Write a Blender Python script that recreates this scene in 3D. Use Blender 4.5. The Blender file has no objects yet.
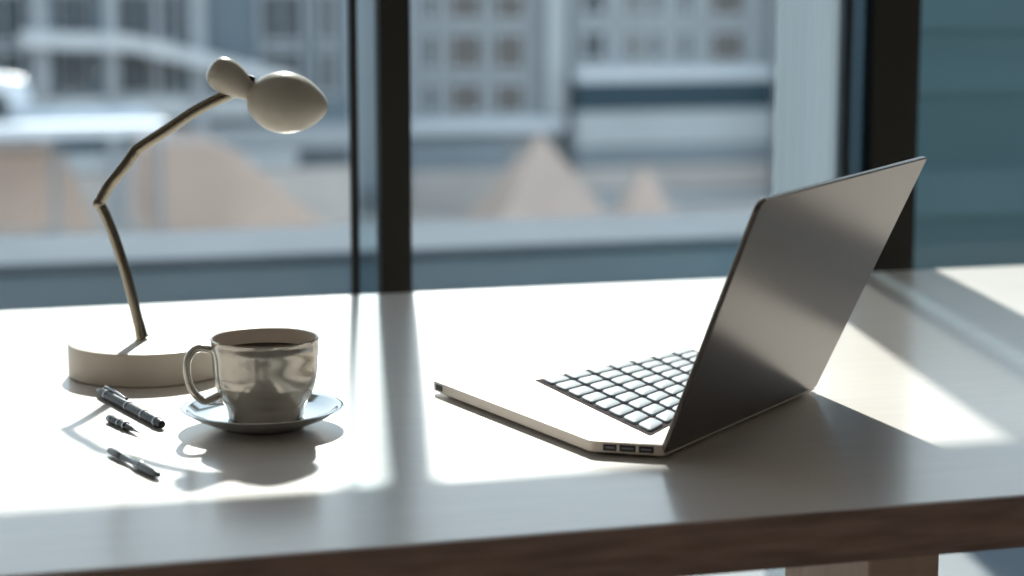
import bpy, bmesh, math, random
from mathutils import Vector, Matrix
random.seed(7)
S = bpy.context.scene
C = S.collection
PI = math.pi

# ---------------------------------------------------------------- camera
TH = math.radians(16.0)            # the desk is turned 16 degrees to the lens
F = 2000.0                         # focal length in pixels of the 1024 wide frame
PITCH = math.atan(313 / F)
DESK = 0.74
CAMZ = DESK + 0.385
cam_d = bpy.data.cameras.new('camera'); cam = bpy.data.objects.new('camera', cam_d); C.objects.link(cam)
cam.location = (0, 0, CAMZ)
cam.rotation_euler = (PI/2 - PITCH, 0, -TH)
cam_d.sensor_width = 36; cam_d.lens = F / 1024 * 36
cam_d.clip_start = .05; cam_d.clip_end = 600
cam_d.dof.use_dof = True; cam_d.dof.focus_distance = 1.74; cam_d.dof.aperture_fstop = 3.6
S.camera = cam
RM = cam.rotation_euler.to_matrix()

# ---------------------------------------------------------------- sky, sun, exposure
AZ, EL = 0.07, math.radians(34)   # sun behind the window, a little left of the lens
fwd = Vector((math.sin(TH), math.cos(TH), 0)); rgt = Vector((math.cos(TH), -math.sin(TH), 0))
hd = (rgt * AZ - fwd).normalized()
SUN = (hd * math.cos(EL) - Vector((0, 0, math.sin(EL)))).normalized()     # the way the light travels
sd = bpy.data.lights.new('sun', 'SUN'); sun = bpy.data.objects.new('sun', sd); C.objects.link(sun)
sd.energy = 9.2; sd.angle = math.radians(1.3); sd.color = (1, .93, .85)
sun.rotation_euler = SUN.to_track_quat('-Z', 'Y').to_euler(); sun.location = (0, 8, 6)
W = bpy.data.worlds.new('sky'); S.world = W; W.use_nodes = True
wn = W.node_tree.nodes; wl = W.node_tree.links
bg = wn['Background']; bg.inputs[1].default_value = 1.65
tc = wn.new('ShaderNodeTexCoord'); sp = wn.new('ShaderNodeSeparateXYZ'); rp = wn.new('ShaderNodeValToRGB')
wl.new(tc.outputs['Generated'], sp.inputs[0]); wl.new(sp.outputs[2], rp.inputs[0]); wl.new(rp.outputs[0], bg.inputs[0])
rp.color_ramp.elements[0].position = 0.0; rp.color_ramp.elements[0].color = (.90, .97, 1.02, 1)
rp.color_ramp.elements[1].position = .9; rp.color_ramp.elements[1].color = (.42, .56, .74, 1)
S.view_settings.view_transform = 'Standard'; S.view_settings.look = 'None'
S.view_settings.exposure = 0.0; S.view_settings.gamma = 1; S.view_settings.use_curve_mapping = False

# ---------------------------------------------------------------- measuring helpers
def ray(px, py):
    return (RM @ Vector(((px - 512) / F, (288 - py) / F, -1))).normalized()
def on_z(px, py, z=DESK):
    d = ray(px, py); t = (z - CAMZ) / d.z
    return Vector((0, 0, CAMZ)) + d * t
def on_y(px, py, y):
    d = ray(px, py)
    return Vector((0, 0, CAMZ)) + d * (y / d.y)
def on_face(px, py, o):            # the upright plane through o that faces the lens
    d = ray(px, py); c = Vector((0, 0, CAMZ))
    return c + d * ((Vector(o) - c).dot(fwd) / d.dot(fwd))

# ---------------------------------------------------------------- materials
MATS = {}
def mat(name, col, rough=.5, metal=0, spec=.5, noise=0, nscale=30, bump=0, bscale=80, trans=0, ior=1.45, coat=0, stretch=None):
    m = bpy.data.materials.new(name); m.use_nodes = True
    n = m.node_tree.nodes; l = m.node_tree.links; b = n['Principled BSDF']
    b.inputs['Base Color'].default_value = (*col, 1); b.inputs['Roughness'].default_value = rough
    b.inputs['Metallic'].default_value = metal; b.inputs['Specular IOR Level'].default_value = spec
    b.inputs['Transmission Weight'].default_value = trans; b.inputs['IOR'].default_value = ior
    b.inputs['Coat Weight'].default_value = coat
    if noise or bump:
        t = n.new('ShaderNodeTexCoord'); mp = n.new('ShaderNodeMapping'); l.new(t.outputs['Object'], mp.inputs[0])
        if stretch: mp.inputs['Scale'].default_value = stretch
    if noise:
        x = n.new('ShaderNodeTexNoise'); x.inputs['Scale'].default_value = nscale; x.inputs['Detail'].default_value = 5
        l.new(mp.outputs[0], x.inputs['Vector'])
        r = n.new('ShaderNodeValToRGB'); l.new(x.outputs[0], r.inputs[0])
        r.color_ramp.elements[0].position = .3; r.color_ramp.elements[1].position = .7
        r.color_ramp.elements[0].color = (*[c*(1-noise) for c in col], 1)
        r.color_ramp.elements[1].color = (*[min(1, c*(1+noise)) for c in col], 1)
        l.new(r.outputs[0], b.inputs['Base Color'])
    if bump:
        x = n.new('ShaderNodeTexNoise'); x.inputs['Scale'].default_value = bscale; x.inputs['Detail'].default_value = 4
        l.new(mp.outputs[0], x.inputs['Vector'])
        k = n.new('ShaderNodeBump'); k.inputs['Strength'].default_value = bump; k.inputs['Distance'].default_value = .002
        l.new(x.outputs[0], k.inputs['Height']); l.new(k.outputs[0], b.inputs['Normal'])
    b.inputs['Coat Roughness'].default_value = .19; b.inputs['Coat IOR'].default_value = 1.6
    MATS[name] = m
    return m
def glass_mat(name, tint):
    m = bpy.data.materials.new(name); m.use_nodes = True
    n = m.node_tree.nodes; l = m.node_tree.links; n.remove(n['Principled BSDF'])
    t = n.new('ShaderNodeBsdfTransparent'); t.inputs[0].default_value = (*tint, 1)
    g = n.new('ShaderNodeBsdfGlossy'); g.inputs['Roughness'].default_value = .02
    f = n.new('ShaderNodeFresnel'); f.inputs[0].default_value = 1.2
    x = n.new('ShaderNodeMixShader'); l.new(f.outputs[0], x.inputs[0]); l.new(t.outputs[0], x.inputs[1]); l.new(g.outputs[0], x.inputs[2])
    l.new(x.outputs[0], n['Material Output'].inputs[0])
    return m

DESKTOP = mat('desk_laminate', (.73, .685, .645), .36, spec=.3, coat=.88, noise=.035, nscale=9, stretch=(1, 9, 1), bump=.03, bscale=160)
WALNUT = mat('walnut_edge', (.36, .25, .215), .5, noise=.25, nscale=14, stretch=(1, 1, 8), bump=.1)
ASH = mat('ash_wood', (.66, .52, .42), .5, noise=.1, nscale=14, stretch=(4, 4, 1))
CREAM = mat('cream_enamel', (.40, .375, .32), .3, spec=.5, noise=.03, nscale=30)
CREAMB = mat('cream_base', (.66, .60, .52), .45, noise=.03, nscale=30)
BRONZE = mat('bronze_tube', (.27, .24, .19), .2, metal=1, bump=.25, bscale=60)
DARKM = mat('dark_metal', (.02, .02, .018), .4, metal=.6)
SILVERCUP = mat('smoky_glaze', (.50, .475, .43), .17, metal=.7, noise=.04, nscale=20)
SILVERCUPIN = mat('tan_inner_bounce', (.95, .83, .72), .5, metal=.0)  # bounced and shine-through light inside the cup, put into the colour
SAUC = mat('saucer_glaze', (.66, .67, .67), .10, metal=.9)
COFFEE = mat('coffee', (.022, .008, .004), .08)
ALU = mat('aluminium', (.74, .715, .68), .36, metal=.35, bump=.02, bscale=400)
ALUEDGE = mat('aluminium_edge', (.80, .72, .64), .4, metal=.1)  # pale warm tone carries the desk's bounce light on the edge
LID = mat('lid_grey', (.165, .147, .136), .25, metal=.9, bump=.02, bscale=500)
KEYW = mat('key_plastic', (.36, .41, .46), .6, spec=.1)
KEYWELL = mat('key_well', (.085, .075, .08), 1.0, spec=0)
BLACK = mat('black_plastic', (.012, .012, .014), .35)
SCREEN = mat('screen_glass', (.01, .011, .013), .08)
RUBBER = mat('rubber', (.05, .05, .05), .8)
PENM = mat('gunmetal', (.015, .015, .017), .35, spec=.25, bump=.2, bscale=300)
STEEL = mat('steel', (.20, .205, .22), .3, metal=1)
PENBLUE = mat('steel_blue', (.10, .12, .145), .35, spec=.3)
FRAMEM = mat('dark_frame', (.012, .012, .010), .6, spec=.3)
FRAMEA = mat('frame_aluminium', (.42, .50, .56), .45, metal=.2)
WALLM = mat('plaster', (.58, .52, .46), .8, bump=.1, bscale=40)
CEILM = mat('ceiling_paint', (.65, .60, .56), .9)
FLOORM = mat('carpet', (.22, .195, .18), .9, noise=.2, nscale=60, bump=.2)
PANE = glass_mat('window_glass', (.93, .97, .97))
PANEB = glass_mat('dimmed_sidelight_glass', (.27, .34, .37))  # dark tint added to weaken the sun streak through this strip
PANES = glass_mat('sidelight_glass', (.72, .80, .82))

# ---------------------------------------------------------------- mesh helpers
def link(name, bm, m=None, parent=None, smooth=False, bevel=0, seg=3, loc=None, angle=None):
    me = bpy.data.meshes.new(name)
    bmesh.ops.recalc_face_normals(bm, faces=bm.faces[:])
    bm.to_mesh(me); bm.free()
    o = bpy.data.objects.new(name, me); C.objects.link(o)
    if m:
        for q in (m if isinstance(m, (list, tuple)) else [m]): me.materials.append(q)
    if parent is not None: o.parent = parent
    if loc is not None: o.location = loc
    if smooth:
        for p in me.polygons: p.use_smooth = True
        if angle: me.set_sharp_from_angle(angle=math.radians(angle))
    if bevel:
        b = o.modifiers.new('bevel', 'BEVEL'); b.width = bevel; b.segments = seg; b.limit_method = 'ANGLE'; b.angle_limit = math.radians(35)
    return o
def tag(o, label=None, cat=None, group=None, kind=None):
    if label: o['label'] = label
    if cat: o['category'] = cat
    if group: o['group'] = group
    if kind: o['kind'] = kind
    return o
def empty(name, loc=(0, 0, 0), rz=0):
    o = bpy.data.objects.new(name, None); C.objects.link(o); o.location = loc; o.rotation_euler = (0, 0, rz); o.empty_display_size = .02
    return o
def box(bm, x0, x1, y0, y1, z0, z1):
    v = [bm.verts.new((x, y, z)) for x in (x0, x1) for y in (y0, y1) for z in (z0, z1)]
    for f in ((0,1,3,2),(4,6,7,5),(0,4,5,1),(2,3,7,6),(0,2,6,4),(1,5,7,3)): bm.faces.new([v[i] for i in f])
def bxo(name, dims, m, parent=None, bevel=0, **k):
    bm = bmesh.new(); box(bm, *dims); return link(name, bm, m, parent, bevel=bevel, **k)
def lathe(bm, prof, n=64, M=None, close=False):
    rings = []
    for r, z in prof:
        if r < 1e-6: rings.append([bm.verts.new((0, 0, z))])
        else: rings.append([bm.verts.new((r*math.cos(2*PI*i/n), r*math.sin(2*PI*i/n), z)) for i in range(n)])
    prs = list(zip(rings, rings[1:]))
    if close: prs.append((rings[-1], rings[0]))
    for a, b in prs:
        for i in range(n):
            j = (i+1) % n
            if len(a) == 1 and len(b) == 1: continue
            if len(a) == 1: bm.faces.new((a[0], b[i], b[j]))
            elif len(b) == 1: bm.faces.new((a[i], a[j], b[0]))
            else: bm.faces.new((a[i], a[j], b[j], b[i]))
    if M is not None: bmesh.ops.transform(bm, matrix=M, verts=bm.verts[:])
def tube(bm, pts, rad, n=16, caps=True, sx=1.0):
    pts = [Vector(p) for p in pts]
    if not isinstance(rad, (list, tuple)): rad = [rad]*len(pts)
    rings = []; up = None
    for i, p in enumerate(pts):
        t = (pts[min(i+1, len(pts)-1)] - pts[max(i-1, 0)]).normalized()
        if up is None:
            up = Vector((0, 0, 1)) if abs(t.z) < .9 else Vector((1, 0, 0))
        s = t.cross(up).normalized(); up = s.cross(t).normalized()
        rings.append([bm.verts.new(p + (s*math.cos(2*PI*k/n)*sx + up*math.sin(2*PI*k/n))*rad[i]) for k in range(n)])
    for a, b in zip(rings, rings[1:]):
        for k in range(n):
            j = (k+1) % n; bm.faces.new((a[k], a[j], b[j], b[k]))
    if caps: bm.faces.new(rings[0]); bm.faces.new(rings[-1])
def spline(pts, n=8):
    P = [Vector(p) for p in pts]; out = []
    for i in range(len(P)-1):
        a = P[max(i-1, 0)]; b = P[i]; c = P[i+1]; d = P[min(i+2, len(P)-1)]
        for k in range(n):
            t = k/n
            out.append(.5*((2*b)+(c-a)*t+(2*a-5*b+4*c-d)*t*t+(3*b-a-3*c+d)*t**3))
    out.append(P[-1]); return out
def round_poly(pts, rs, n=8):
    out = []; N = len(pts)
    for i in range(N):
        p = Vector(pts[i]); a = (Vector(pts[i-1])-p).normalized(); b = (Vector(pts[(i+1) % N])-p).normalized()
        r = rs[i] if isinstance(rs, (list, tuple)) else rs
        for k in range(n+1):
            t = k/n
            out.append((1-t)**2*(p+a*r) + 2*t*(1-t)*p + t*t*(p+b*r))
    return out
def prism(bm, pts2, z0, z1):
    lo = [bm.verts.new((p[0], p[1], z0)) for p in pts2]; hi = [bm.verts.new((p[0], p[1], z1)) for p in pts2]
    bm.faces.new(lo[::-1]); bm.faces.new(hi)
    N = len(lo)
    for i in range(N):
        j = (i+1) % N; bm.faces.new((lo[i], lo[j], hi[j], hi[i]))

# ---------------------------------------------------------------- the desk
Yn = (on_z(512, 537).y + on_z(0, 574).y + on_z(1024, 500).y) / 3
Yf = (on_z(512, 288).y + on_z(0, 314).y + on_z(1000, 263).y) / 3
print('desk near/far', Yn, Yf)
DX0, DX1 = -1.0, 2.3
desk = empty('desk', ((DX0+DX1)/2, (Yn+Yf)/2, 0))
tag(desk, 'long white-topped desk with dark walnut edge standing against the windows', 'desk')
def dk(name, d, m, bevel=0, par=desk):
    o = bxo(name, d, m, par, bevel); o.location = (-desk.location.x, -desk.location.y, 0); return o
dk('tabletop', (DX0, DX1, Yn+.004, Yf, DESK-.032, DESK), DESKTOP, .0012)
e = dk('edge_band', (DX0, DX1, Yn, Yn+.004, DESK-.034, DESK-.0004), WALNUT); e['label'] = 'dark walnut front edge'
dk('apron', (DX0+.02, DX1-.02, Yn+.02, Yf-.02, DESK-.046, DESK-.032), WALNUT)
lp = on_z(972, 556, DESK-.04)
for x, y in ((lp.x, Yn+.16), (DX0+.12, Yn+.16), (lp.x, Yf-.2), (DX0+.12, Yf-.2)):
    dk('leg', (x, x+.065, y, y+.17, 0, DESK-.046), ASH, .003)

# ---------------------------------------------------------------- the room
Yw = Yf + .10                                       # inner face of the window wall
pr = on_z(512, 474)
ZH = DESK + (Yw + .12 - pr.y) / -SUN.y * -SUN.z           # the window head, whose shade falls along the front of the desk
print('window head z', ZH, 'Yw', Yw)
def st(name, d, m, **k): return tag(bxo(name, d, m, **k), kind='structure')
RX0, RX1, RY0 = -3.2, 4.2, -3.0
st('floor', (RX0, RX1, RY0, Yw+.12, -.1, 0), FLOORM)
st('ceiling', (RX0, RX1, RY0, Yw+.12, 2.7, 2.8), CEILM)
st('wall_left', (RX0-.15, RX0, RY0, Yw+.12, -.1, 2.8), WALLM)
st('wall_right', (RX1, RX1+.15, RY0, Yw+.12, -.1, 2.8), WALLM)
st('wall_back', (RX0-.15, RX1+.15, RY0-.15, RY0, -.1, 2.8), WALLM)
st('trim_transom', (RX0, RX1, Yw, Yw+.12, ZH, ZH+.10), FRAMEM)
st('wall_front', (RX0, RX1, Yw, Yw+.12, 2.35, 2.7), WALLM)
st('window_upper', (RX0, RX1, Yw+.085, Yw+.091, ZH+.10, 2.35), PANE)
for ux in (-1.2, .4, 2.0): st('trim_upper_mullion', (ux, ux+.05, Yw+.07, Yw+.11, ZH+.10, 2.35), FRAMEM)
st('trim_sill', (RX0, RX1, Yw, Yw+.12, 0, .10), FRAMEM)
def wx(px): return on_y(px, 200, Yw).x
posts = [(-2.35, -2.27), None, None, (3.1, 3.2)]
# left post and right post as seen in the photograph
def post(x_dark0, x_alu0, x_alu1, x_main0, x_main1, PANES=PANES):
    st('trim_mullion', (x_main0, x_main1, Yw, Yw+.03, .10, ZH), FRAMEM, bevel=.002)
    st('window_sidelight', (x_alu0, x_alu1, Yw+.006, Yw+.012, .10, ZH), PANES)
    st('trim_gasket', (x_dark0, x_alu0, Yw, Yw+.012, .10, ZH), FRAMEM)
post(wx(352), wx(359), wx(381), wx(381), wx(412))
post(wx(833), wx(848), wx(869), wx(869), wx(916), PANEB)
LX = wx(352) - .66
post(LX-.075, LX-.066, LX-.04, LX-.04, LX)
edges = [(RX0, LX-.075, PANE), (LX, wx(352), PANE), (wx(412), wx(833), PANE), (wx(916), RX1, PANE)]
for i, (a, b, g) in enumerate(edges):
    w = st('window_%d' % (i+1), (a, b, Yw+.006, Yw+.012, .10, ZH), g)

sheer = bpy.data.materials.new('smoky_sheer'); sheer.use_nodes = True
n_ = sheer.node_tree.nodes; l_ = sheer.node_tree.links; n_.remove(n_['Principled BSDF'])
t_ = n_.new('ShaderNodeBsdfTransparent'); t_.inputs[0].default_value = (1, 1, 1, 1)
u_ = n_.new('ShaderNodeBsdfTranslucent'); u_.inputs[0].default_value = (.125, .155, .18, 1)
x_ = n_.new('ShaderNodeMixShader'); x_.inputs[0].default_value = .86
l_.new(t_.outputs[0], x_.inputs[1]); l_.new(u_.outputs[0], x_.inputs[2]); l_.new(x_.outputs[0], n_['Material Output'].inputs[0])
ba, bb_ = wx(766), wx(836)
bl = empty('sheer_blind', ((ba+bb_)/2, Yw-.02, .12)); tag(bl, 'thin pale sheer blind panel hanging at the right end of the middle pane', 'blind')
hw = (bb_-ba)/2; HB_ = ZH-.12
bm = bmesh.new(); N = 36; va = []
for i in range(N+1):
    x = -hw + 2*hw*i/N; y = .003*math.sin(i*1.3)
    va.append((bm.verts.new((x, y, 0)), bm.verts.new((x, y, HB_))))
for a_, b_ in zip(va, va[1:]): bm.faces.new((a_[0], b_[0], b_[1], a_[1]))
link('fabric', bm, sheer, bl, smooth=True)
bxo('head_rail', (-hw-.01, hw+.01, -.012, .012, HB_-.004, HB_), FRAMEA, bl)
bxo('bottom_bar', (-hw, hw, -.005, .005, -.012, .004), FRAMEA, bl)

# ---------------------------------------------------------------- outdoors
CAPM = mat('parapet_cap', (.17, .19, .21), 1.0, spec=0, noise=.05, nscale=3)
PARA = mat('parapet_wall', (.24, .30, .335), .8, noise=.05, nscale=3)
CONC = mat('pale_concrete', (.62, .64, .66), .7, noise=.06, nscale=3)
CONCD = mat('grey_concrete', (.22, .25, .28), .8, noise=.1, nscale=2)
TERR = mat('terrace_tiles', (.10, .12, .14), .7, noise=.1, nscale=4)
FACA = mat('facade_render', (.40, .42, .44), .8, noise=.08, nscale=.4)
FACB = mat('facade_pale', (.55, .57, .58), .8, noise=.05, nscale=.4)
FACD = mat('facade_slate', (.30, .34, .37), .8, noise=.12, nscale=.4)
FACT2 = mat('teal_panel', (.13, .235, .275), .6, noise=.2, nscale=.8)
SHADEBAND = mat('canopy_shade_band', (.05, .085, .105), .6, spec=.2)  # dark colour painted in for the shade under the slab
GREIGE = mat('greige_render', (.60, .545, .505), .85, noise=.12, nscale=.5)
SLATE = mat('dark_slate_render', (.17, .21, .24), .85, noise=.15, nscale=.5)
FACT = mat('facade_teal', (.11, .205, .24), .5, noise=.12, nscale=.25)
WARM = mat('warm_sandstone', (.62, .47, .39), .85, noise=.1, nscale=.6)
ROAD = mat('road', (.36, .34, .33), .85, noise=.15, nscale=.3)
PAVE = mat('paving', (.60, .52, .47), .85, noise=.2, nscale=.25)
GLZ = mat('dark_glazing', (.04, .05, .06), .25)
GLZW = mat('curtained_glazing', (.13, .105, .09), .4)
SLAB = mat('white_slab', (.74, .77, .80), .6)
PAINTW = mat('white_car_paint', (.75, .78, .82), .25, coat=.5)
G0 = -5.1                                           # street level
TY = 5.7
tag(bxo('terrace_floor', (-12, 14, Yw+.12, 6.7, -.4, -.06), TERR), kind='structure')
pz1 = on_y(512, 245, TY).z
st('wall_parapet', (-12, 14, TY+.01, TY+.71, -.4, pz1-.03), PARA)
st('trim_parapet_cap', (-12, 14, TY, TY+.62, pz1-.03, pz1), CAPM, bevel=.008)
bm = bmesh.new(); box(bm, -160, 160, 6.7, 260, G0-.2, G0); tag(link('street_ground', bm, ROAD), kind='structure')
st('trim_pavement', (-60, 60, 36, 50, G0, G0+.15), PAVE)

def building(name, label, Y, x0, x1, y1, z_top, m, wins, bands=(), depth=10, lz_=.5, wm=GLZ, fm=FACB):
    c = ((x0+x1)/2, Y, G0)
    b = empty(name, c); tag(b, label, 'building')
    def put(nm, d, mm, par=b):
        o = bxo(nm, d, mm, par); o.location = (-c[0], -c[1], -c[2]) if par is b else (0, 0, 0); return o
    put('wall', (x0, x1, Y, Y+depth, G0, z_top), m)
    for (a, bb, z0, z1, mm) in bands: put('ledge', (a, bb, Y-lz_, Y, z0, z1), mm)
    proto = None
    for (wx0, wx1, wz0, wz1, gm) in wins:
        cx, cz = (wx0+wx1)/2, (wz0+wz1)/2; w, h = (wx1-wx0)/2, (wz1-wz0)/2
        bmf = bmesh.new(); t = .09
        for d in ((-w-t, w+t, -.12, 0, -h-t, -h), (-w-t, w+t, -.12, 0, h, h+t), (-w-t, -w, -.12, 0, -h, h), (w, w+t, -.12, 0, -h, h), (-.03, .03, -.08, 0, -h, h)): box(bmf, *d)
        f = link('window', bmf, fm, b, loc=(cx-c[0], 0, cz-c[2]))
        bxo('pane', (-w, w, -.04, -.005, -h, h), gm, f)
    return b
def rect(px0, px1, py0, py1, Y):
    a = on_y(px0, py1, Y); b = on_y(px1, py0, Y); return a.x, b.x, a.z, b.z
BY = 52.0
# middle building: two bays of windows and a dark band painted as canopy shade
wins = []
for r_, (ya, yb) in enumerate(((-38, -10), (-5, 18), (34, 68), (84, 112))):
    for (xa, xb) in ((424, 436), (450, 480), (494, 522)):
        if r_ < 4: wins.append((*rect(xa, xb, ya, yb, BY), GLZW if xa > 440 else GLZ))
x0 = on_y(405, 100, BY).x; x1 = on_y(561, 100, BY).x
building('townhouse', 'blue-grey town building with small square windows, left in the middle pane', BY, x0, x1, 0, 7.5, FACA, wins,
         bands=[(x0, x1, on_y(470, 132, BY).z, on_y(470, 118, BY).z, SLAB), (x0, x1, on_y(470, 226, BY).z, on_y(470, 168, BY).z, GREIGE), (x0, on_y(500, 100, BY).x, on_y(470, 168, BY).z, on_y(470, 140, BY).z, FACD), (on_y(541, 100, BY).x, x1, on_y(470, 116, BY).z, 7.5, FACB)])
wins = []
for ya, yb in ((-50, -24), (-12, 14), (32, 60)):
    for (xa, xb, g) in ((581, 604, GLZ), (626, 640, GLZW), (648, 660, GLZ), (678, 690, GLZ), (710, 742, GLZW)):
        wins.append((*rect(xa, xb, ya, yb, BY-.5), g))
xa_ = on_y(566, 100, BY).x; xb_ = on_y(758, 100, BY).x
def bz(y): return on_y(660, y, BY).z
building('corner_house', 'grey corner building with tall windows above a dark band painted as canopy shade, middle pane', BY-.5, xa_, xb_, 0, 7, FACA, wins,
         bands=[(xa_, xb_, bz(79), bz(66), SLAB), (xa_, xb_, bz(107), bz(80), SHADEBAND), (xa_, xb_, bz(142), bz(108), FACB), (xa_, xb_, bz(160), bz(144), FACD), (xa_, xb_, bz(186), bz(162), GREIGE), (xa_, xb_, bz(200), bz(188), FACB), (xa_, xb_, bz(226), bz(202), GREIGE)])
building('pale_block', 'plain pale building at the right end of the middle pane', BY-3, max(xb_+.15, on_y(762, 100, BY-3).x), on_y(920, 100, BY-3).x + 34, 0, 9, FACB, [])
# gap wall behind
building('rear_block', 'pale rendered building seen in the gap between the two window fronts', BY+11, on_y(520, 100, BY+11).x, on_y(600, 100, BY+11).x, 0, 8, FACB, [])
# left building: dark with pale stair flights
LY = 46
wins = []
for ya, yb in ((-40, -14), (-6, 40), (52, 92)):
    for (xa, xb) in ((-70, -30), (-18, 22), (60, 88), (118, 150), (160, 178), (262, 300), (318, 334)):
        wins.append((*rect(xa, xb, ya, yb, LY), GLZ))
lx0 = on_y(-120, 100, LY).x; lx1 = on_y(352, 100, LY).x
def lz(y): return on_y(150, y, LY).z
lb = building('office_block', 'slate-blue office building with dark windows and pale slabs behind the lamp', LY, lx0, lx1, 0, 6.5, SLATE, wins,
         bands=[(lx0, on_y(250, 50, LY).x, lz(118), lz(96), FACB), (lx0, on_y(292, 50, LY).x, lz(168), lz(152), FACB), (lx0, lx1, lz(230), lz(170), GREIGE), (on_y(200, 50, LY).x, lx1, lz(150), lz(126), FACA)], fm=FACA)
def slope_beam(par, pxa, pya, pxb, pyb, th, Y, m, dep=.8):
    a = on_y(pxa, pya, Y); b = on_y(pxb, pyb, Y); bm = bmesh.new()
    v = [bm.verts.new((p.x-par.location.x, q-par.location.y, p.z+s-par.location.z)) for q in (Y-dep, Y) for (p, s) in ((a, 0), (b, 0), (b, th), (a, th))]
    for f in ((0,1,2,3),(7,6,5,4),(0,4,5,1),(1,5,6,2),(2,6,7,3),(3,7,4,0)): bm.faces.new([v[i] for i in f])
    return link('stair_flight', bm, m, par)
slope_beam(lb, 20, 46, 130, 50, .35, LY-.1, CONC)
slope_beam(lb, 130, 50, 290, 88, .35, LY-.1, CONC)
for px in (34, 104, 190): 
    q = on_y(px, 60, LY); o = bxo('pilaster', (q.x-lb.location.x, q.x+.28-lb.location.x, -.6, 0, 0, 11), FACA, lb)
# teal building at the right
TYB = 4.3
tx0 = on_y(905, 100, TYB).x
tb = building('outdoor_screen', 'dark teal screen wall standing outside the right-hand pane', TYB, tx0, tx0+6, 0, 1.32, FACT, [],
         bands=[(tx0, tx0+6, on_y(960, y+h, TYB).z, on_y(960, y, TYB).z, FACT2) for y, h in ((-20, 50), (60, 34), (170, 46))], depth=.18, lz_=.005)

# street furniture, all out of focus
def hump(name, label, cat, pts, y0, y1, m):       # an upright outline with real thickness
    c = Vector(((min(p.x for p in pts)+max(p.x for p in pts))/2, (y0+y1)/2, min(p.z for p in pts)))
    bm = bmesh.new()
    f = [bm.verts.new((p.x-c.x, y0-c.y, p.z-c.z)) for p in pts]; g = [bm.verts.new((p.x-c.x, y1-c.y, p.z-c.z)) for p in pts]
    bm.faces.new(f); bm.faces.new(g[::-1]); N = len(f)
    for i in range(N): j = (i+1) % N; bm.faces.new((f[i], g[i], g[j], f[j]))
    o = link(name, bm, m, bevel=.05); o.location = c; return tag(o, label, cat)
def outline(Y, pp): return [on_y(a, b, Y) for a, b in pp]
GY = 40
# market tent: a four-sided sandy canopy on posts
def tent(label, px, pyt, w, Y):
    t = on_y(px, pyt, Y); b = empty('market_tent', (t.x, Y, G0+.15)); tag(b, label, 'tent')
    h = t.z - G0 - .15; bm = bmesh.new()
    top = bm.verts.new((0, 0, h)); cs = [bm.verts.new((sx*w*.22, sy*w*.22, h*.62)) for sx, sy in ((-1,-1),(1,-1),(1,1),(-1,1))]
    lo = [bm.verts.new((sx*w/2, sy*w/2, h*.12)) for sx, sy in ((-1,-1),(1,-1),(1,1),(-1,1))]
    for i in range(4):
        j = (i+1) % 4; bm.faces.new((top, cs[i], cs[j])); bm.faces.new((cs[i], lo[i], lo[j], cs[j]))
    bm.faces.new(lo)
    link('canopy', bm, WARM, b)
    for sx, sy in ((-1,-1),(1,-1),(1,1),(-1,1)):
        bxo('post', (sx*w*.45-.04, sx*w*.45+.04, sy*w*.45-.04, sy*w*.45+.04, 0, h*.14), FACB, b)
tent('tall sandy pointed tent on the pavement, middle pane', 540, 132, 3.0, 44)
tent('low sandy tent on the pavement near the right of the middle pane', 645, 165, 1.7, 41)
# sandy embankment at the left
hump('stone_ramp', 'sloping sandstone ramp outside, behind the lamp arm', 'ramp',
     outline(38, ((150, 232), (150, 150), (200, 140), (235, 150), (335, 232))), 38, 41, WARM)
hump('stone_planter', 'sandstone planter at the far left outside the window', 'planter',
     outline(37, ((-60, 230), (-60, 152), (60, 150), (92, 215), (95, 230))), 37, 39, WARM)
q0, q1 = on_y(-60, 140, 34), on_y(168, 122, 34)
b = empty('raised_deck', ((q0.x+q1.x)/2, 34.5, G0)); tag(b, 'long white-edged raised deck outside at the far left', 'deck')
L_ = (q1.x-q0.x)/2; hz_ = q0.z-G0
bxo('slab', (-L_, L_, -.5, 3.6, hz_, hz_+.2), SLAB, b)
for sx in (-.95, 0, .95): bxo('post', (sx*L_-.05, sx*L_+.05, .2, .3, 0, hz_), FACD, b)

# parked car
def car(label, x, Y, z, m, sc=1.0, rz=0):
    b = empty('car', (x, Y, z), rz); tag(b, label, 'car')
    b.scale = (sc,)*3
    bm = bmesh.new()
    body = [(-2.1,.3),(-2.15,.7),(-1.9,.85),(-1.2,.95),(-.6,1.4),(.7,1.45),(1.5,.98),(2.05,.9),(2.15,.55),(2.1,.3)]
    f = [bm.verts.new((x, -.85, z)) for x, z in body]; g = [bm.verts.new((x, .85, z)) for x, z in body]
    bm.faces.new(f); bm.faces.new(g[::-1])
    for i in range(len(f)): j = (i+1) % len(f); bm.faces.new((f[i], g[i], g[j], f[j]))
    link('body', bm, m, b, bevel=.08)
    bxo('side_window', (-.75, 1.0, -.87, -.84, .98, 1.3), GLZ, b)
    for x in (-1.35, 1.35):
        for y in (-.8, .8):
            bm = bmesh.new(); lathe(bm, [(0, -.1), (.32, -.1), (.32, .1), (0, .1)], 20, Matrix.Translation((x, y, .32)) @ Matrix.Rotation(PI/2, 4, 'X')); link('wheel', bm, RUBBER, b)
car('white car parked on the raised deck, at the far left edge', on_y(28, 100, 36).x-1.65, 36, G0+hz_+.2, PAINTW, .78)

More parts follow.
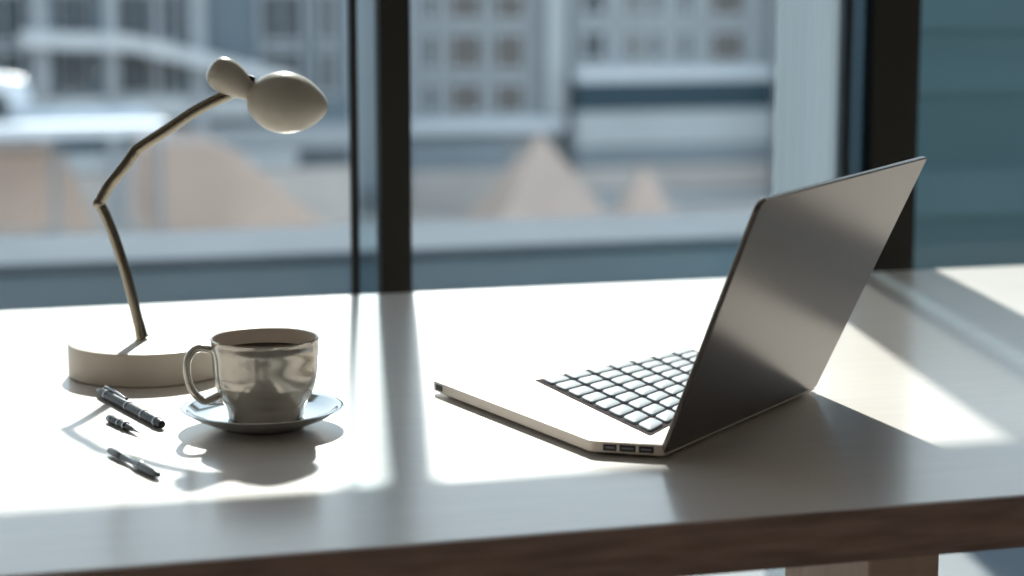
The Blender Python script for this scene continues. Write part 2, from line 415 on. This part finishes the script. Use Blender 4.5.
# ---------------------------------------------------------------- lamp
LB = on_z(149, 372.5)                                  # centre of the base on the desk
lamp = empty('desk_lamp', LB); tag(lamp, 'small cream desk lamp with a thin bent bronze arm on a round base', 'lamp')
def L(px, py, dz=0): return on_face(px, py, LB) - LB
sc_ = (LB - Vector((0, 0, CAMZ))).dot(fwd) / F       # metres per pixel at the lamp
RB = 80*sc_; HB = .0330
bm = bmesh.new(); lathe(bm, [(0, 0), (RB-.002, 0), (RB, .002), (RB, HB-.003), (RB-.001, HB-.001), (RB-.004, HB), (0, HB)], 96)
link('base', bm, CREAMB, lamp, smooth=True, angle=40)
p0 = L(144, 349); p0.z = HB
foot = [Vector((p0.x, p0.y, HB-.0005)), L(142, 337), L(139, 323), L(136, 312)]
bm = bmesh.new(); tube(bm, spline(foot, 6), [ .0072-.0032*i/18 for i in range(19)], 20); link('socket', bm, BRONZE, lamp, smooth=True, angle=50)
arm1 = spline([L(139, 325), L(128, 281), L(117, 245), L(106, 216), L(99, 203)], 8)
bm = bmesh.new(); tube(bm, arm1, .0051, 20); link('lower_arm', bm, BRONZE, lamp, smooth=True, angle=50)
arm2 = spline([L(99, 203), L(108, 187), L(123, 168), L(134, 153), L(139, 148), L(165, 131), L(200, 108), L(238, 90)], 8)
bm = bmesh.new(); tube(bm, arm2, .0056, 20); link('upper_arm', bm, BRONZE, lamp, smooth=True, angle=50)
bm = bmesh.new(); bmesh.ops.create_uvsphere(bm, u_segments=20, v_segments=12, radius=.0062); bmesh.ops.translate(bm, vec=L(99, 203), verts=bm.verts[:])
link('elbow', bm, BRONZE, lamp, smooth=True)
a, b_ = L(248, 99), L(328, 107)
ax = (b_-a).normalized(); Lh = (b_-a).length
prof = [(.0, -.01), (.28, 0), (.50, .05), (.68, .12), (.83, .20), (.94, .30), (1.0, .42), (.99, .52), (.92, .63), (.80, .74), (.62, .84), (.40, .93), (.18, .985), (0, 1.0)]
RH = 31*sc_
sm = spline([Vector((r*RH, t*Lh, 0)) for r, t in prof], 5)
M = Matrix.Translation(a) @ ax.to_track_quat('Z', 'Y').to_matrix().to_4x4()
bm = bmesh.new(); lathe(bm, [(max(0, p.x), p.y) for p in sm[:-1]] + [(0, Lh)], 64, M)
bmesh.ops.remove_doubles(bm, verts=bm.verts[:], dist=1e-6)
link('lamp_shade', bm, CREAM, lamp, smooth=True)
# rear knob and neck
a, b_ = L(210, 66), L(251, 92)
ax = (b_-a).normalized(); Lh = (b_-a).length
prof = [(0, 0), (.50, .03), (.83, .11), (1.0, .25), (1.04, .38), (1.0, .52), (.90, .66), (.76, .80), (.64, .92), (.56, 1.0), (0, 1.0)]
sm = spline([Vector((r*17*sc_, t*Lh, 0)) for r, t in prof[:-1]], 5)
M = Matrix.Translation(a) @ ax.to_track_quat('Z', 'Y').to_matrix().to_4x4()
bm = bmesh.new(); lathe(bm, [(max(0, p.x), p.y) for p in sm] + [(0, Lh)], 48, M); bmesh.ops.remove_doubles(bm, verts=bm.verts[:], dist=1e-6)
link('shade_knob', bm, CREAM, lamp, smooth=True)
a, b_ = L(252, 76), L(245, 98)
bm = bmesh.new(); tube(bm, [a, (a+b_)/2, b_], [.0035, .0062, .0035], 20); link('shade_joint', bm, DARKM, lamp, smooth=True, angle=50)

# ---------------------------------------------------------------- saucer and cup
CB = on_z(262.8, 426.5)
k = (CB - Vector((0, 0, CAMZ))).dot(fwd) / F
saucer = empty('saucer', CB); tag(saucer, 'round shiny saucer under the coffee cup', 'saucer')
R = 83*k
prof = [(0, .0035), (.030, .0035), (.032, 0), (.034, 0), (.036, .0025), (.046, .0055), (.058, .0105), (R-.002, .0165), (R, .0178), (R-.001, .0187), (R-.006, .0172), (.058, .0125), (.046, .0095), (.034, .0085), (0, .0085)]
bm = bmesh.new(); lathe(bm, prof, 128)
link('dish', bm, SAUC, saucer, smooth=True, angle=60)
cup = empty('coffee_cup', CB + Vector((0, 0, .0087)) + rgt*.0030); tag(cup, 'shiny grey-brown coffee cup standing on a saucer beside the lamp', 'cup')
RR = 55.3*k; HR = .0700
outer = [(0, 0), (.0310, 0), (.0322, .0015), (.0324, .0055), (.0345, .0110), (.0385, .0180), (.0422, .0270), (.0443, .0380), (.0450, .0500), (.0462, .0600), (RR-.0006, .0660), (RR, HR-.0012)]
inner = [(RR-.0006, HR), (RR-.0022, HR-.0006), (.0446, .0600), (.0434, .0500), (.0427, .0380), (.0405, .0270), (.0365, .0185), (.0310, .0130), (.0250, .0110), (0, .0105)]
outer = outer[:3] + [(p.x, p.y) for p in spline([Vector((x, y, 0)) for x, y in outer[3:]], 4)]
inner = inner[:1] + [(p.x, p.y) for p in spline([Vector((x, y, 0)) for x, y in inner[1:-1]], 4)] + inner[-1:]
bm = bmesh.new(); lathe(bm, outer, 96); ni = len(bm.faces)
lathe(bm, [outer[-1]] + inner, 96)
for i, f in enumerate(bm.faces[:]):
    if i >= ni + 2*96: f.material_index = 1
bmesh.ops.remove_doubles(bm, verts=bm.verts[:], dist=1e-6)
bd = link('cup_body', bm, [SILVERCUP, SILVERCUPIN], cup, smooth=True, angle=60)
hd_ = Vector((-rgt.x, -rgt.y, 0)) * .97 + Vector((-fwd.x, -fwd.y, 0)) * .10; hd_.normalize()
def H(r, z): return hd_*r + Vector((0, 0, z))
hp = spline([H(.0425, .0575), H(.049, .0605), H(.058, .0605), H(.0650, .053), H(.0665, .040), H(.0635, .027), H(.057, .0180), H(.050, .0150), H(.0380, .0205)], 8)
bm = bmesh.new(); tube(bm, hp, [.0034]*len(hp), 16, sx=1.35); link('handle', bm, SILVERCUP, cup, smooth=True, angle=60)
coffee = None
bm = bmesh.new(); rc = .0422
lathe(bm, [(0, .045), (.0425, .045), (.0435, .0570), (.0425, .0564), (0, .0564)], 64)
coffee = link('coffee', bm, COFFEE, None, smooth=True, angle=40); coffee.location = cup.location
tag(coffee, 'dark coffee filling the cup', 'coffee')

# ---------------------------------------------------------------- laptop
A, B_, Cc, D, E = on_z(432, 390, DESK+.003), on_z(590, 452, DESK+.003), on_z(664, 456.5, DESK+.003), on_z(816, 389, DESK+.003), on_z(712, 341, DESK+.003)
lap = empty('laptop', Cc.lerp(A, .5) + Vector((0, 0, -.003))); tag(lap, 'open silver laptop with a grey lid tilted back, on the desk', 'laptop')
O = lap.location
ctr = (A+Cc+D+E)/4
def l2(p): return Vector((p.x-O.x, p.y-O.y))
out = [l2(p) for p in (A, B_, Cc, D, E)]
TK = .0095
pts = round_poly(out, [.006, .004, .002, .006, .012], 5)
bm = bmesh.new(); prism(bm, pts, .003, .003+TK)
for f in bm.faces:
    if abs(f.normal.z) < .5: f.material_index = 1
base = link('base', bm, [ALU, ALUEDGE], lap, bevel=.0010, seg=2)
# chamfered underside and feet
cc = sum(out, Vector((0, 0))) / 5
bm = bmesh.new(); prism(bm, [cc + (p-cc)*.93 for p in pts], .0015, .003); link('bottom_cover', bm, ALUEDGE, lap)
for q in out[:1] + out[2:]:
    p = cc + (q-cc)*.82; bm = bmesh.new(); lathe(bm, [(0, 0), (.006, 0), (.006, .002), (0, .002)], 20, Matrix.Translation((p.x, p.y, 0))); link('foot', bm, RUBBER, lap)
# side ports, let into the edge B-C
ZT = .003+TK
def on_edge(p, q, t, out_=0.0, z=0):
    P_ = p.lerp(q, t); d = (q-p).normalized(); n = Vector((d.y, -d.x)); 
    if n.dot(P_-cc) < 0: n = -n
    return Vector((P_.x+n.x*out_, P_.y+n.y*out_, z))
def edge_box(name, p, q, t0, t1, z0, z1, m, o0=-.002, o1=.0004, par=lap):
    bm = bmesh.new()
    vs = [bm.verts.new(on_edge(p, q, t, o, z)) for z in (z0, z1) for (t, o) in ((t0, o0), (t1, o0), (t1, o1), (t0, o1))]
    for f in ((3,2,1,0),(4,5,6,7),(0,1,5,4),(1,2,6,5),(2,3,7,6),(3,0,4,7)): bm.faces.new([vs[i] for i in f])
    return link(name, bm, m, par)
zc = .003 + TK/2
for t0, t1 in ((.18, .36), (.40, .62), (.66, .86)):
    pt = edge_box('port', out[1], out[2], t0, t1, zc-.0027, zc+.0027, BLACK)
    edge_box('port_tongue', out[1], out[2], t0+.03, t1-.03, zc-.0006, zc+.0006, STEEL, -.001, .0006, pt)
edge_box('port', out[0], out[1], .03, .075, zc-.0026, zc+.0026, BLACK)
edge_box('lid_notch', out[0], out[4], .42, .58, ZT-.0022, ZT-.0002, BLACK)
# keyboard: a sunken well with its keys
K1, K2, K4, K3 = [l2(on_z(x, y, DESK+ZT)) for x, y in ((539, 380.5), (650, 434), (752, 380), (690, 349.5))]
def quad(u, v): return K1*(1-u)*(1-v) + K2*u*(1-v) + K4*u*v + K3*(1-u)*v
bm = bmesh.new(); prism(bm, round_poly([quad(-.02, -.02), quad(1.02, -.02), quad(1.02, 1.02), quad(-.02, 1.02)], .004, 4), ZT-.0005, ZT+.0002)
kb = link('keyboard', bm, KEYWELL, lap)
NU, NV = 8, 7
for i in range(NU):
    for j in range(NV):
        u0, u1 = (i+.09)/NU, (i+.91)/NU; v0, v1 = (j+.08)/NV, (j+.92)/NV
        cs = [quad(u0, v0), quad(u1, v0), quad(u1, v1), quad(u0, v1)]
        g = sum(cs, Vector((0, 0)))/4
        o_ = round_poly([c-g for c in cs], .0055, 4)
        bm = bmesh.new()
        lo = [bm.verts.new((p.x, p.y, 0)) for p in o_]; mi = [bm.verts.new((p.x, p.y, .0020)) for p in o_]; hi = [bm.verts.new((p.x*.90, p.y*.90, .0026)) for p in o_]
        dn = bm.verts.new((0, 0, .0021)); N = len(lo)
        for q in range(N):
            w = (q+1) % N
            bm.faces.new((lo[q], lo[w], mi[w], mi[q])); bm.faces.new((mi[q], mi[w], hi[w], hi[q])); bm.faces.new((hi[q], hi[w], dn))
        key = link('key', bm, KEYW, kb, smooth=True, angle=50); key.location = (g.x, g.y, ZT+.0002)
# lid
HZ = .003 + TK
c3 = Vector((out[2].x, out[2].y, .0045)); d3 = Vector((out[3].x, out[3].y, .0045))
hdir = (d3-c3).normalized(); nrm = Vector((hdir.y, -hdir.x, 0))          # points away from the keyboard
if nrm.dot(Vector((cc.x, cc.y, 0))-c3) > 0: nrm = -nrm
def solve_top(px, py, anchor):         # point on the ray that lies square to the hinge at the anchor
    d = ray(px, py); c = Vector((0, 0, CAMZ)) - O
    t = (anchor-c).dot(hdir) / d.dot(hdir)
    return c + d*t
t1 = solve_top(764, 201, c3); t2 = solve_top(928, 157.5, d3)
for t, a in ((t1, c3), (t2, d3)): print('lid', (t-a).dot(nrm), t.z-a.z, (t-a).length, (d3-c3).length)
lean = math.atan2(sum((t-a).dot(nrm) for t, a in ((t1, c3), (t2, d3))), sum(t.z-a.z for t, a in ((t1, c3), (t2, d3))))
upv = (nrm*math.sin(lean) + Vector((0, 0, math.cos(lean)))).normalized()
outn = hdir.cross(upv).normalized()
if outn.dot(nrm) < 0: outn = -outn                                       # outward face of the lid
def lid_uv(px, py):
    d = ray(px, py); c = Vector((0, 0, CAMZ)) - O
    p = c + d*((c3 - c).dot(outn)/d.dot(outn)) - c3
    return Vector((p.dot(hdir), p.dot(upv)))
Q = [Vector((0, .0)), Vector(((d3-c3).length, 0)), lid_uv(928, 157.5), lid_uv(762, 201)]
print('lid uv', Q)
LT = .0048
MT = Matrix((( hdir.x, upv.x, outn.x, c3.x), (hdir.y, upv.y, outn.y, c3.y), (hdir.z, upv.z, outn.z, c3.z), (0, 0, 0, 1)))
bm = bmesh.new(); prism(bm, round_poly(Q, [.004, .004, .004, .013], 8), -LT, 0)
lidv = bm.verts[:]; bmesh.ops.transform(bm, matrix=MT, verts=lidv)
lid = link('lid', bm, LID, lap, bevel=.0012, seg=3); lid['label'] = 'dark grey lid tilted back'
qc = sum(Q, Vector((0, 0)))/4
bm = bmesh.new(); prism(bm, round_poly([qc+(p-qc)*.965 for p in Q], .006, 4), -LT-.0004, -LT+.0002); bmesh.ops.transform(bm, matrix=MT, verts=bm.verts[:])
link('bezel', bm, BLACK, lid)
bm = bmesh.new(); prism(bm, round_poly([qc+(p-qc)*.90 for p in Q], .001, 2), -LT-.0006, -LT); bmesh.ops.transform(bm, matrix=MT, verts=bm.verts[:])
link('screen', bm, SCREEN, lid)
bm = bmesh.new(); tube(bm, [c3.lerp(d3, .06)+Vector((0, 0, .004))-outn*.003, c3.lerp(d3, .94)+Vector((0, 0, .004))-outn*.003], .0042, 20)
link('hinge', bm, BLACK, lap, smooth=True, angle=50)

# ---------------------------------------------------------------- pens
def pen(name, label, pa, pb, prof, m, clip=None, extra=None, grp=None):
    a, b = on_z(*pa), on_z(*pb); c = (a+b)/2; prof = [(r_*.70, t) for r_, t in prof]; r0 = max(r for r, t in prof)
    o = empty(name, Vector((c.x, c.y, DESK))); tag(o, label, 'pen', grp)
    d = (b-a); d.z = 0; Ln = d.length; d.normalize()
    M = Matrix.Translation(Vector((0, 0, r0)) - d*Ln/2) @ d.to_track_quat('Z', 'Y').to_matrix().to_4x4()
    bm = bmesh.new(); lathe(bm, [(r, t*Ln) for r, t in prof], 28, M); link('barrel', bm, m, o, smooth=True, angle=35)
    return o, d, Ln, r0, M
def seg(o, M, Ln, name, prof, m):
    prof = [(r_*.70, t) for r_, t in prof]; bm = bmesh.new(); lathe(bm, [(r, t*Ln) for r, t in prof], 28, M); return link(name, bm, m, o, smooth=True, angle=35)
o, d, Ln, r0, M = pen('ballpoint_pen', 'longest dark metal pen, with a clip, lying nearest the lamp base', (101, 396.5), (163, 430),
    [(0, 0), (.0042, 0), (.0058, .02), (.0062, .06), (.0062, .45), (.0057, .47), (.0061, .50), (.0060, .93), (.0045, .985), (0, .99)], PENM)
for t in (.10, .45, .70, .90): seg(o, M, Ln, 'ring', [(.0060, t), (.0068, t+.004), (.0068, t+.022), (.0060, t+.026)], STEEL)
seg(o, M, Ln, 'push_button', [(0, -.05), (.0025, -.05), (.003, -.04), (.003, .01), (0, .01)], STEEL)
side = Vector((0, 0, 1)).cross(d)
bm = bmesh.new(); tube(bm, spline([Vector((0, 0, r0)) + d*(t*Ln-Ln/2) + (Vector((0, 0, 1))*.8 + side*.5).normalized()*q for t, q in ((.03, .0042), (.02, .0058), (.08, .0063), (.25, .0060), (.36, .0050), (.39, .0054))], 5), .0013, 10)
link('clip', bm, STEEL, o, smooth=True)
o, d, Ln, r0, M = pen('pen_nib', 'short dark pen nib section with a pointed tip', (109, 422), (141, 437),
    [(0, 0), (.0040, 0), (.0050, .03), (.0050, .30), (.0044, .34), (.0048, .38), (.0036, .66), (.0022, .80), (0, .80)], PENM)
seg(o, M, Ln, 'tip', [(.0022, .79), (.0006, .97), (0, 1.0)], STEEL)
for t in (.06, .32, .5): seg(o, M, Ln, 'ring', [(.0046, t), (.0055, t+.01), (.0055, t+.05), (.0046, t+.06)], STEEL)
o, d, Ln, r0, M = pen('capped_pen', 'grey pen with a thick cap end, nearest the cup shadow', (110, 455), (159, 480),
    [(0, 0), (.0034, 0), (.0042, .03), (.0042, .30), (.0032, .40), (.0034, .50), (.0052, .58), (.0056, .70), (.0050, .92), (.003, .99), (0, 1)], PENBLUE)
seg(o, M, Ln, 'ring', [(.0052, .62), (.0060, .63), (.0060, .66), (.0052, .67)], STEEL)
seg(o, M, Ln, 'grip', [(.0040, .10), (.0046, .11), (.0046, .27), (.0040, .28)], BLACK)
